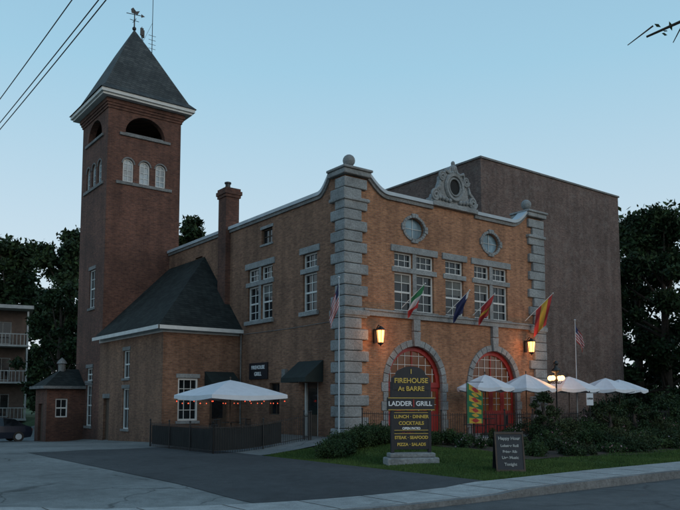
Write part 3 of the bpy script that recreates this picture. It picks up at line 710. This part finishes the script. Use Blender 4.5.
tree('small_tree',6.9,-4.6,2.1,.7,5000,.05,41,M_LF3,.2,20); tree('small_tree',13.8,-4.6,1.9,.9,4500,.06,43,M_LF,.2,14); tree('small_tree',10.4,-5.4,1.7,.7,4000,.055,44,M_LF3,.2,14)
for i,(x,y) in enumerate(((21,-3),(23,-1.5),(25.5,-4),(28,-2),(30,-5),(24,-6.5),(20.5,1),(27,2))): shrub('bush',x,y,2.1,3.0,300+i,7000,M_LF,.075)
n=110000; rr=np.random.default_rng(5); px=rr.uniform(-4.65,1.2,n); py=rr.uniform(-11.6,-1.1,n)
px2=rr.uniform(1,24,70000); py2=rr.uniform(-11.65,-8.8,70000); px=np.concatenate([px,px2]);py=np.concatenate([py,py2])
zz=np.array([gz(a,b) for a,b in zip(px,py)]); n=len(px)
ang=rr.uniform(0,6.28,n); h=rr.uniform(.03,.085,n)*(1+.5*np.sin(px*2.1)*np.sin(py*1.7)); w=.012
dx=np.cos(ang)*w;dy=np.sin(ang)*w; lx=rr.normal(0,.02,n);ly=rr.normal(0,.02,n)
V=np.stack([np.stack([px-dx,py-dy,zz],1),np.stack([px+dx,py+dy,zz],1),np.stack([px+lx,py+ly,zz+h],1)],1).reshape(-1,3)
quads_mesh('lawn_grass',V,3,[M_GRASS])

# ------------------------------------------------------------ street objects
def fence(pts,h=1.05,sp=.13,name='iron_fence'):
    F=MB()
    for (x0,y0),(x1,y1) in zip(pts,pts[1:]):
        L=math.hypot(x1-x0,y1-y0); n=max(1,int(L/sp))
        def q(t,z): 
            x=x0+(x1-x0)*t;y=y0+(y1-y0)*t; return (x,y,g(x,y)+z)
        for i in range(n+1): F.tube([q(i/n,.05),q(i/n,h+.08)],[.009,.009],4); 
        m=max(1,round(L/1.8))
        for i in range(m+1):
            F.tube([q(i/m,-.05),q(i/m,h+.15)],[.03,.03],6); F.ball(q(i/m,h+.18),.045,0,6)
        for z in (.15,h): 
            F.tube([q(i/8,z) for i in range(9)],[.016]*9,4)
    F.build(name,M_BLACK)
fence([(.2,-.9),(.2,-3.5),(18.7,-3.5),(18.7,-.3)])
fence([(-5.6,6.6),(-5.6,.7),(-1.3,.7)],1.0,.1); fence([(-1.2,.7),(-1.2,1.2)],1.0,.1)
F=MB()
def scr(x0,y0,x1,y1):
    n=6
    for i in range(n):
        a,b=i/n,(i+1)/n; q=lambda t,z:(x0+(x1-x0)*t,y0+(y1-y0)*t,g(x0+(x1-x0)*t,y0+(y1-y0)*t)+z)
        F.poly([q(a,.15),q(b,.15),q(b,.95),q(a,.95)])
scr(-5.55,6.5,-5.55,.76); scr(-5.55,.76,-2.6,.76); F.build('wind_screen',plain('screen_cloth',(.02,.022,.022),.9))
def umbrella(x,y,r,ze,zt,nn=8,rot=0,name='patio_umbrella',val=.16):
    z0=g(x,y) if y>0 or x<0 else .03
    e=empty(name,(x,y,z0),rot); ze-=z0; zt-=z0
    U=MB(); sub=4; rings=5
    def pt(i,rho):
        k=i/sub; a=2*math.pi*k/nn+math.pi/nn; f=k-math.floor(k)
        chord=math.cos(math.pi/nn)/math.cos((f-.5)*2*math.pi/nn); rad=r*rho*chord*(1-.03*rho*math.sin(math.pi*f))
        return (rad*math.cos(a),rad*math.sin(a),zt-(zt-ze)*(rho**1.15)+ -.05*rho*math.sin(math.pi*f))
    tot=nn*sub
    for i in range(tot):
        for j in range(rings):
            U.poly([pt(i,j/rings+.001),pt(i,(j+1)/rings),pt(i+1,(j+1)/rings),pt(i+1,j/rings+.001)])
        a=pt(i,1);b=pt(i+1,1); f0=(i%sub)/sub; f1=f0+1/sub
        va=val*(.75+.25*math.sin(math.pi*f0*1)); vb=val*(.75+.25*math.sin(math.pi*f1))
        U.poly([a,b,(b[0]*1.005,b[1]*1.005,b[2]-vb),(a[0]*1.005,a[1]*1.005,a[2]-va)])
    U.build('canopy',M_CAN,e)
    P=MB(); P.tube([(0,0,0),(0,0,zt+.08)],[.025,.022],8); P.ball((0,0,zt+.1),.04,0,8); P.lathe(0,0,[(.001,0.0),(.28,.02),(.26,.07),(.05,.12),(.03,.3)],14)
    for i in range(nn):
        q=pt(i*sub,1); P.tube([(0,0,zt-.04),(q[0]*.98,q[1]*.98,q[2]-.02)],[.009,.007],4); P.tube([(0,0,ze-.15),(q[0]*.5,q[1]*.5,(zt+q[2])/2-.03)],[.007,.007],4)
    P.build('frame',M_WOOD,e)
    return e
for x,y,r_,zt,ro in ((6.6,-1.7,1.3,2.72,.1),(9.3,-1.8,1.4,2.8,.3),(12.3,-2.0,1.45,2.75,.0),(15.1,-2.2,1.5,2.72,.5),(17.4,-1.5,1.45,2.7,.2)): umbrella(x,y,r_,2.15,zt,8,ro)
e=umbrella(-3.45,3.4,2.45,1.80,2.42,4,0,'market_umbrella',.2)
L=MB()
for (a,b) in (((-5.1,1.75),(-1.8,1.75)),((-5.1,1.75),(-5.1,5.05)),((-1.8,1.75),(-1.8,5.05)),((-5.1,5.05),(-1.8,5.05))):
    pts=[]
    for i in range(7):
        t=i/6; p=(a[0]+(b[0]-a[0])*t,a[1]+(b[1]-a[1])*t,1.58-.1*math.sin(math.pi*((t*2)%1))); pts.append(p)
        L.ball((p[0],p[1],p[2]-.05),.02,1,6)
    L.tube(pts,[.006]*7,4,0)
L.build('string_lights',[M_BLACK,M_REDL])
def table(x,y,zg):
    e=empty('cafe_table',(x,y,zg)); T=MB(); T.lathe(0,0,[(.001,.72),(.42,.72),(.42,.75),(.001,.75)],18); T.tube([(0,0,0),(0,0,.72)],[.03,.03],8); T.lathe(0,0,[(.001,0),(.25,.0),(.22,.03),(.03,.06)],12); T.build('table',M_BLACK,e)
    for k in range(4):
        a=k*math.pi/2+.4; c=empty('chair',(x+.78*math.cos(a),y+.78*math.sin(a),zg),a+math.pi/2); T=MB(); T.box(-.2,.2,-.2,.2,.43,.46)
        for sx in (-.18,.18):
            T.tube([(sx,-.18,0),(sx,-.18,.9)],[.013,.013],5); T.tube([(sx,.18,0),(sx,.18,.44)],[.013,.013],5)
        for j in range(5): T.tube([(-.14+.07*j,-.18,.46),(-.14+.07*j,-.18,.86)],[.008,.008],4)
        T.tube([(-.18,-.18,.89),(.18,-.18,.89)],[.015,.015],5); T.build('chair_frame',M_BLACK,c)
for x,y in ((6.6,-1.7),(9.3,-1.8),(12.3,-2.0),(15.1,-2.2)): table(x+.0,y,.03)
table(-3.45,3.4,g(-3.45,3.4)+.03); table(-2.2,5.6,g(-2.2,5.6)+.03)
e=empty('lamp_post',(10.1,-2.9,.0)); P=MB(); P.lathe(0,0,[(.12,0),(.12,.1),(.06,.2),(.04,.5),(.035,2.4),(.09,2.5),(.05,2.6),(.05,2.85),(.2,2.9),(.22,2.98),(.08,3.1),(.09,3.2)],12)
for k in (0,1,2,3):
    a=k*math.pi/2+.15; P.tube([(0,0,2.4),(.2*math.cos(a),.2*math.sin(a),2.35),(.3*math.cos(a),.3*math.sin(a),2.45)],[.02,.018,.02],6)
P.ball((0,0,3.28),.12); P.build('post',M_BLACK,e,smooth=True); P=MB()
for k in (0,1,2,3):
    a=k*math.pi/2+.15; P.ball((.3*math.cos(a),.3*math.sin(a),2.6),.12,0,14)
P.build('globes',M_LAMPW,e,smooth=True)
l=bpy.data.lights.new('globe_light','POINT'); l.energy=30; l.color=(1,.5,.2); l.shadow_soft_size=.3; lo=bpy.data.objects.new('globe_light',l); COL.objects.link(lo); lo.parent=e; lo.location=(0,.1,2.85)
def flagmesh(mb,o,hv,fv,cols,nh,nf,amp=.05,droop=0,canton=None):
    o=Vector(o);hv=Vector(hv);fv=Vector(fv); nrm=hv.cross(fv).normalized()
    def P(i,j):
        a=i/nh;b=j/nf; return o+hv*a*(1-.25*b)+fv*b+nrm*amp*math.sin(b*7+a*6)*(b**.5)+Vector((0,0,-droop*b*b))
    for i in range(nh):
        for j in range(nf):
            m=cols(i/nh,j/nf); mb.poly([P(i,j),P(i+1,j),P(i+1,j+1),P(i,j+1)],m)
FC=[plain('flag_'+n,c,.8,.08) for n,c in (('white',(.5,.5,.5)),('red',(.36,.03,.03)),('green',(.02,.15,.06)),('yellow',(.52,.32,.04)),('blue',(.015,.022,.08)),('orange',(.4,.14,.03)))]
def pole_flag(x,z,cols,L=1.5,name='wall_flag',size=1.,dn=1.):
    e=empty(name,(x,-.15,z)); P=MB(); tip=Vector((L*.45,-L*.55,L*.7)); P.tube([(0,0,0),tip],[.018,.014],6); P.ball(tip,.035,0,8); P.build('pole',M_WH,e)
    F=MB(); h=tip.normalized()*size; flagmesh(F,tip-h*1.02,h,(-.2,.05,-dn),cols,12,16,.10); F.build('cloth',FC,e,smooth=True)
pole_flag(3.0,5.6,lambda a,b:(2 if b<.34 else 0 if b<.67 else 1),1.5,size=.85,dn=.9)
pole_flag(5.85,5.6,lambda a,b:(4 if a<.8 or b>.3 else 0),1.45,size=.85,dn=.9)
pole_flag(7.55,5.6,lambda a,b:(1 if b<.45 else 3 if b<.6 else 1),1.45,size=.85,dn=.9)
pole_flag(11.4,5.6,lambda a,b:(1 if a<.27 or a>.73 else 3),1.95,size=1.15,dn=1.4)
def us(a,b): 
    if a>.46 and b<.42: return 4
    return 1 if int(a*13)%2==0 else 0
def flagpole(x,y,H,size,dirv,name='flagpole'):
    z0=g(x,y) if x<0 else 0; e=empty(name,(x,y,z0)); P=MB(); P.tube([(0,0,-.1),(0,0,H)],[.035,.02],8); P.ball((0,0,H+.05),.05,0,8); P.build('pole',M_COP,e)
    F=MB(); flagmesh(F,(0,0,H-.1-size),(0,0,size),dirv,us,13,14,.09,.2); F.build('cloth',FC,e,smooth=True)
flagpole(-.75,-.6,6.5,1.0,(-.36,.1,-.85)); flagpole(13.5,-1.6,5.6,.8,(.5,-.1,-.5))
e=empty('restaurant_sign',(-2.85,-7.1,g(-2.85,-7.1)),math.radians(-27)); P=MB()
P.box(-.82,.82,-.32,.32,-.1,.18); P.box(-.72,.72,-.25,.25,.18,.32); P.build('stone_base',M_ST,e,bevel=.04)
P=MB(); P.box(-.64,-.54,-.06,.06,.32,2.5); P.box(.54,.64,-.06,.06,.32,2.5)
pts=[(-.6,2.25),(.6,2.25),(.6,2.62),(.47,2.72)]+[(.47*math.cos(t),2.72+.26*math.sin(t)) for t in [math.pi*i/12 for i in range(1,12)]]+[(-.47,2.72),(-.6,2.62)]
P.poly([(s,-.07,z) for s,z in pts]); P.poly([(s,.07,z) for s,z in pts][::-1])
for i in range(len(pts)):
    p,q=pts[i],pts[(i+1)%len(pts)]; P.poly([(p[0],-.07,p[1]),(q[0],-.07,q[1]),(q[0],.07,q[1]),(p[0],.07,p[1])])
P.box(-.595,.595,-.055,.055,2.02,2.25); P.box(-.74,.74,-.09,.09,1.62,2.02); P.box(-.58,.58,-.05,.05,.95,1.6); P.box(-.57,.57,-.052,.052,.42,.93)
P.build('boards',M_SIGN,e,bevel=.008)
P=MB()
for z in (1.625,1.99): P.box(-.74,.74,-.1,-.09,z,z+.02)
for z in (1.0,1.54,.9): P.box(-.54,.54,-.061,-.052,z,z+.015)
P.build('gold_edging',M_GOLD,e)
text('FIREHOUSE',e,(0,-.085,2.53),.215,M_GOLD); text('At BARRE',e,(0,-.085,2.28),.2,M_GOLD)
text('LADDER',e,(-.36,-.1,1.82),.2,M_WLET); text('GRILL',e,(.4,-.1,1.82),.2,M_WLET); text('1',e,(.07,-.1,1.82),.34,M_RED); text('1',e,(0,-.085,2.81),.2,M_GOLD)
text('LUNCH · DINNER',e,(0,-.065,1.42),.14,M_GOLD); text('COCKTAILS',e,(0,-.065,1.22),.15,M_GOLD); text('STEAK · SEAFOOD',e,(0,-.065,.78),.13,M_GOLD); text('PIZZA · SALADS',e,(0,-.065,.57),.13,M_GOLD); text('OPEN PATIO',e,(0,-.065,1.06),.1,M_WLET)
e=empty('chalkboard_sign',(-2.15,-10.35,g(-2.15,-10.35)-.01),math.radians(-38)); P=MB()
for s in (-1,1):
    P.hexa([(-.4,s*.3-.015,0),(.4,s*.3-.015,0),(.4,s*.3+.015,0),(-.4,s*.3+.015,0),(-.4,s*.03-.015,1.1),(.4,s*.03-.015,1.1),(.4,s*.03+.015,1.1),(-.4,s*.03+.015,1.1)],0)
P.build('panels',M_SIGN,e)
P=MB()
def ap(x,z,o): y=-(.3-.27*z/1.1)-.018-o; return (x,y,z)
for (x0,x1,z0,z1) in ((-.4,-.36,.02,1.09),(.36,.4,.02,1.09),(-.36,.36,1.04,1.09),(-.36,.36,.02,.08)):
    P.hexa([ap(x0,z0,0),ap(x1,z0,0),ap(x1,z1,0),ap(x0,z1,0),ap(x0,z0,.015),ap(x1,z0,.015),ap(x1,z1,.015),ap(x0,z1,.015)])
P.build('frame',M_WOOD,e)
tilt=math.pi/2-math.atan(.27/1.1)
M_CHALK=plain('chalk',(.36,.36,.34),.9)
for t,z,s in (('Happy Hour',.92,.12),('Lobster Roll',.72,.1),('Prime Rib',.56,.1),('Live Music',.4,.11),('Tonight',.22,.11)): text(t,e,ap(0,z,.008),s,M_CHALK,(tilt,0,0))
e=empty('vertical_banner',(3.7,-3.75,.0),math.radians(-25)); P=MB(); P.tube([(-.36,0,-.3),(-.36,0,2.35)],[.02,.015],6,0); P.tube([(-.36,0,2.3),(.36,0,2.3)],[.012,.012],5,0); P.build('pole',M_BLACK,e)
F=MB()
def bcol(a,b):
    k=int(a*7); 
    if b<.12 or b>.88: return 2
    d=abs(b-.5)+abs((a*7)%1-.5)*.6
    return (1 if d<.28 else (3,5,3,1,3,5,3)[k]) if k%2==0 else (3 if d<.25 else (1,2,1,2,1,2,1)[k])
flagmesh(F,(-.34,-.01,.65),(0,0,1.63),(.66,0,0),bcol,56,24,.02); F.build('cloth',FC,e)
e=empty('notice_sign',(10.9,-4.1,0),math.radians(-30)); P=MB(); P.tube([(0,0,-.2),(0,0,2.0)],[.025,.025],6); P.box(-.16,.16,-.03,.0,1.35,1.9,1); P.build('sign_panel',[M_BLACK,M_CAN],e); text('OPEN',e,(0,-.035,1.65),.11,M_SIGN)
def car(x,y,z,rot,mat):
    e=empty('parked_car',(x,y,z),rot); Bd=MB()
    st=[(-2.2,.70,.42,.62,.62),(-2.12,.80,.28,.80,.80),(-1.5,.87,.24,.92,.92),(-1.0,.88,.22,.97,1.0),(-.35,.89,.22,.98,1.42),(.5,.89,.22,.97,1.45),(1.2,.88,.22,.96,1.36),(1.75,.87,.24,.95,1.0),(2.1,.82,.28,.88,.9),(2.2,.74,.42,.70,.70)]
    rows=[]
    for X_,hw,zb,zbelt,zt in st:
        tw=hw*.95 if zt-zbelt<.1 else hw*.72
        rows.append([(X_,-hw*.9,zb),(X_,-hw,(zb+zbelt)/2),(X_,-hw*.97,zbelt),(X_,-tw,zt),(X_,0,zt+.03),(X_,tw,zt),(X_,hw*.97,zbelt),(X_,hw,(zb+zbelt)/2),(X_,hw*.9,zb)])
    for k,(a,b) in enumerate(zip(rows,rows[1:])):
        for j in range(8):
            gl=(j in (2,5) and 3<=k<=6) or (j in (3,4) and k in (3,6)); Bd.poly([a[j],b[j],b[j+1],a[j+1]],1 if gl else 0)
        Bd.poly([a[0],b[0],b[8],a[8]],0)
    Bd.poly(rows[0]);Bd.poly(rows[-1]); Bd.build('body',[mat,M_GL],e)
    Wm=MB()
    for wx in (-1.35,1.35):
        for sy in (-1,1):
            Wm.tube([(wx,sy*.7,.32),(wx,sy*.91,.32)],[.32,.32],18,0); Wm.tube([(wx,sy*.9,.32),(wx,sy*.925,.32)],[.2,.18],12,1)
    Wm.build('wheels',[M_BLACK,M_COP],e)
    L_=MB()
    for sy in (-.58,.58): L_.box(-2.2,-2.14,sy-.16,sy+.16,.58,.72,0); L_.box(2.16,2.205,sy-.15,sy+.15,.66,.8,1)
    L_.box(-.1,.1,-1.0,-.86,.98,1.1,0); L_.build('lights',[M_WLET,M_RED],e)
car(-8.3,24.4,g(-8,24.6)+.03,0.05,plain('car_paint',(.02,.025,.04),.25,.05))
car(-12.5,31,g(-12,31)+.03,0.1,plain('car_paint_grey',(.1,.11,.12),.25,.05))
def wire(x0,z0,x1,z1,name='overhead_wire'):
    P=MB(); pts=[]
    for i in range(41):
        t=i/40; pts.append((x0+(x1-x0)*t,-26+66*t,z0+(z1-z0)*t-1.2*(1-(2*t-1)**2)))
    P.tube(pts,[.011]*41,5); P.build(name,M_BLACK)
wire(-14.5,9.2,-15.0,10.9); wire(-14.25,8.85,-15.2,10.3); wire(-14.2,8.78,-15.15,10.15)
for x,y in ((-14.3,-26),(-15.0,40)):
    P=MB(); P.tube([(0,0,-1),(0,0,11.4)],[.16,.11],10); P.box(-1.1,1.1,-.06,.06,9.2,9.32)
    for k in (-1,-.5,.5,1): P.lathe(k,0,[(.04,9.32),(.05,9.42),(.03,9.5)],6)
    P.build('utility_pole',M_WOOD,loc=(x,y,-.5))

# ------------------------------------------------------------ camera
cd=bpy.data.cameras.new('camera'); cam=bpy.data.objects.new('camera',cd); COL.objects.link(cam)
cam.location=(-18.39,-24.08,1.5); cam.rotation_euler=(math.radians(95),0,math.radians(-37)); cd.lens=735/680*36; cd.sensor_width=36
cd.shift_y=.1216; cd.clip_end=5000; scene.camera=cam
# ------------------------------------------------------------ light
w=bpy.data.worlds.new('World'); scene.world=w; w.use_nodes=True; nt=w.node_tree
bg=nt.nodes['Background']; sky=nt.nodes.new('ShaderNodeTexSky'); sky.sky_type='NISHITA'; sky.sun_disc=False
el,az=math.radians(6),math.radians(172)
sky.sun_elevation=el; sky.sun_rotation=az; sky.altitude=200; sky.air_density=1.; sky.dust_density=1.; sky.ozone_density=2.
tc=nt.nodes.new('ShaderNodeTexCoord'); sx=nt.nodes.new('ShaderNodeSeparateXYZ'); nt.links.new(tc.outputs['Generated'],sx.inputs[0])
gr=ramp(nt,sx.outputs[2],[(0.,(.80,.86,.93)),(.16,(.68,.82,.92)),(.42,(.40,.68,.86)),(1.,(.12,.27,.50))])
skm=mixc(nt,1.,sky.outputs[0],(.12,.12,.12),'MULTIPLY')
mx=mixc(nt,.88,skm,gr)
nt.links.new(mx,bg.inputs[0]); bg.inputs[1].default_value=.98
sl=bpy.data.lights.new('sun','SUN'); sl.energy=.5; sl.angle=math.radians(30); sl.color=(1,.86,.72); so=bpy.data.objects.new('sun',sl); COL.objects.link(so)
d=Vector((math.sin(az)*math.cos(el),math.cos(az)*math.cos(el),math.sin(el)+.25)).normalized(); so.rotation_euler=d.to_track_quat('Z','Y').to_euler()
scene.view_settings.view_transform='Standard'; scene.view_settings.look='None'; scene.view_settings.exposure=0
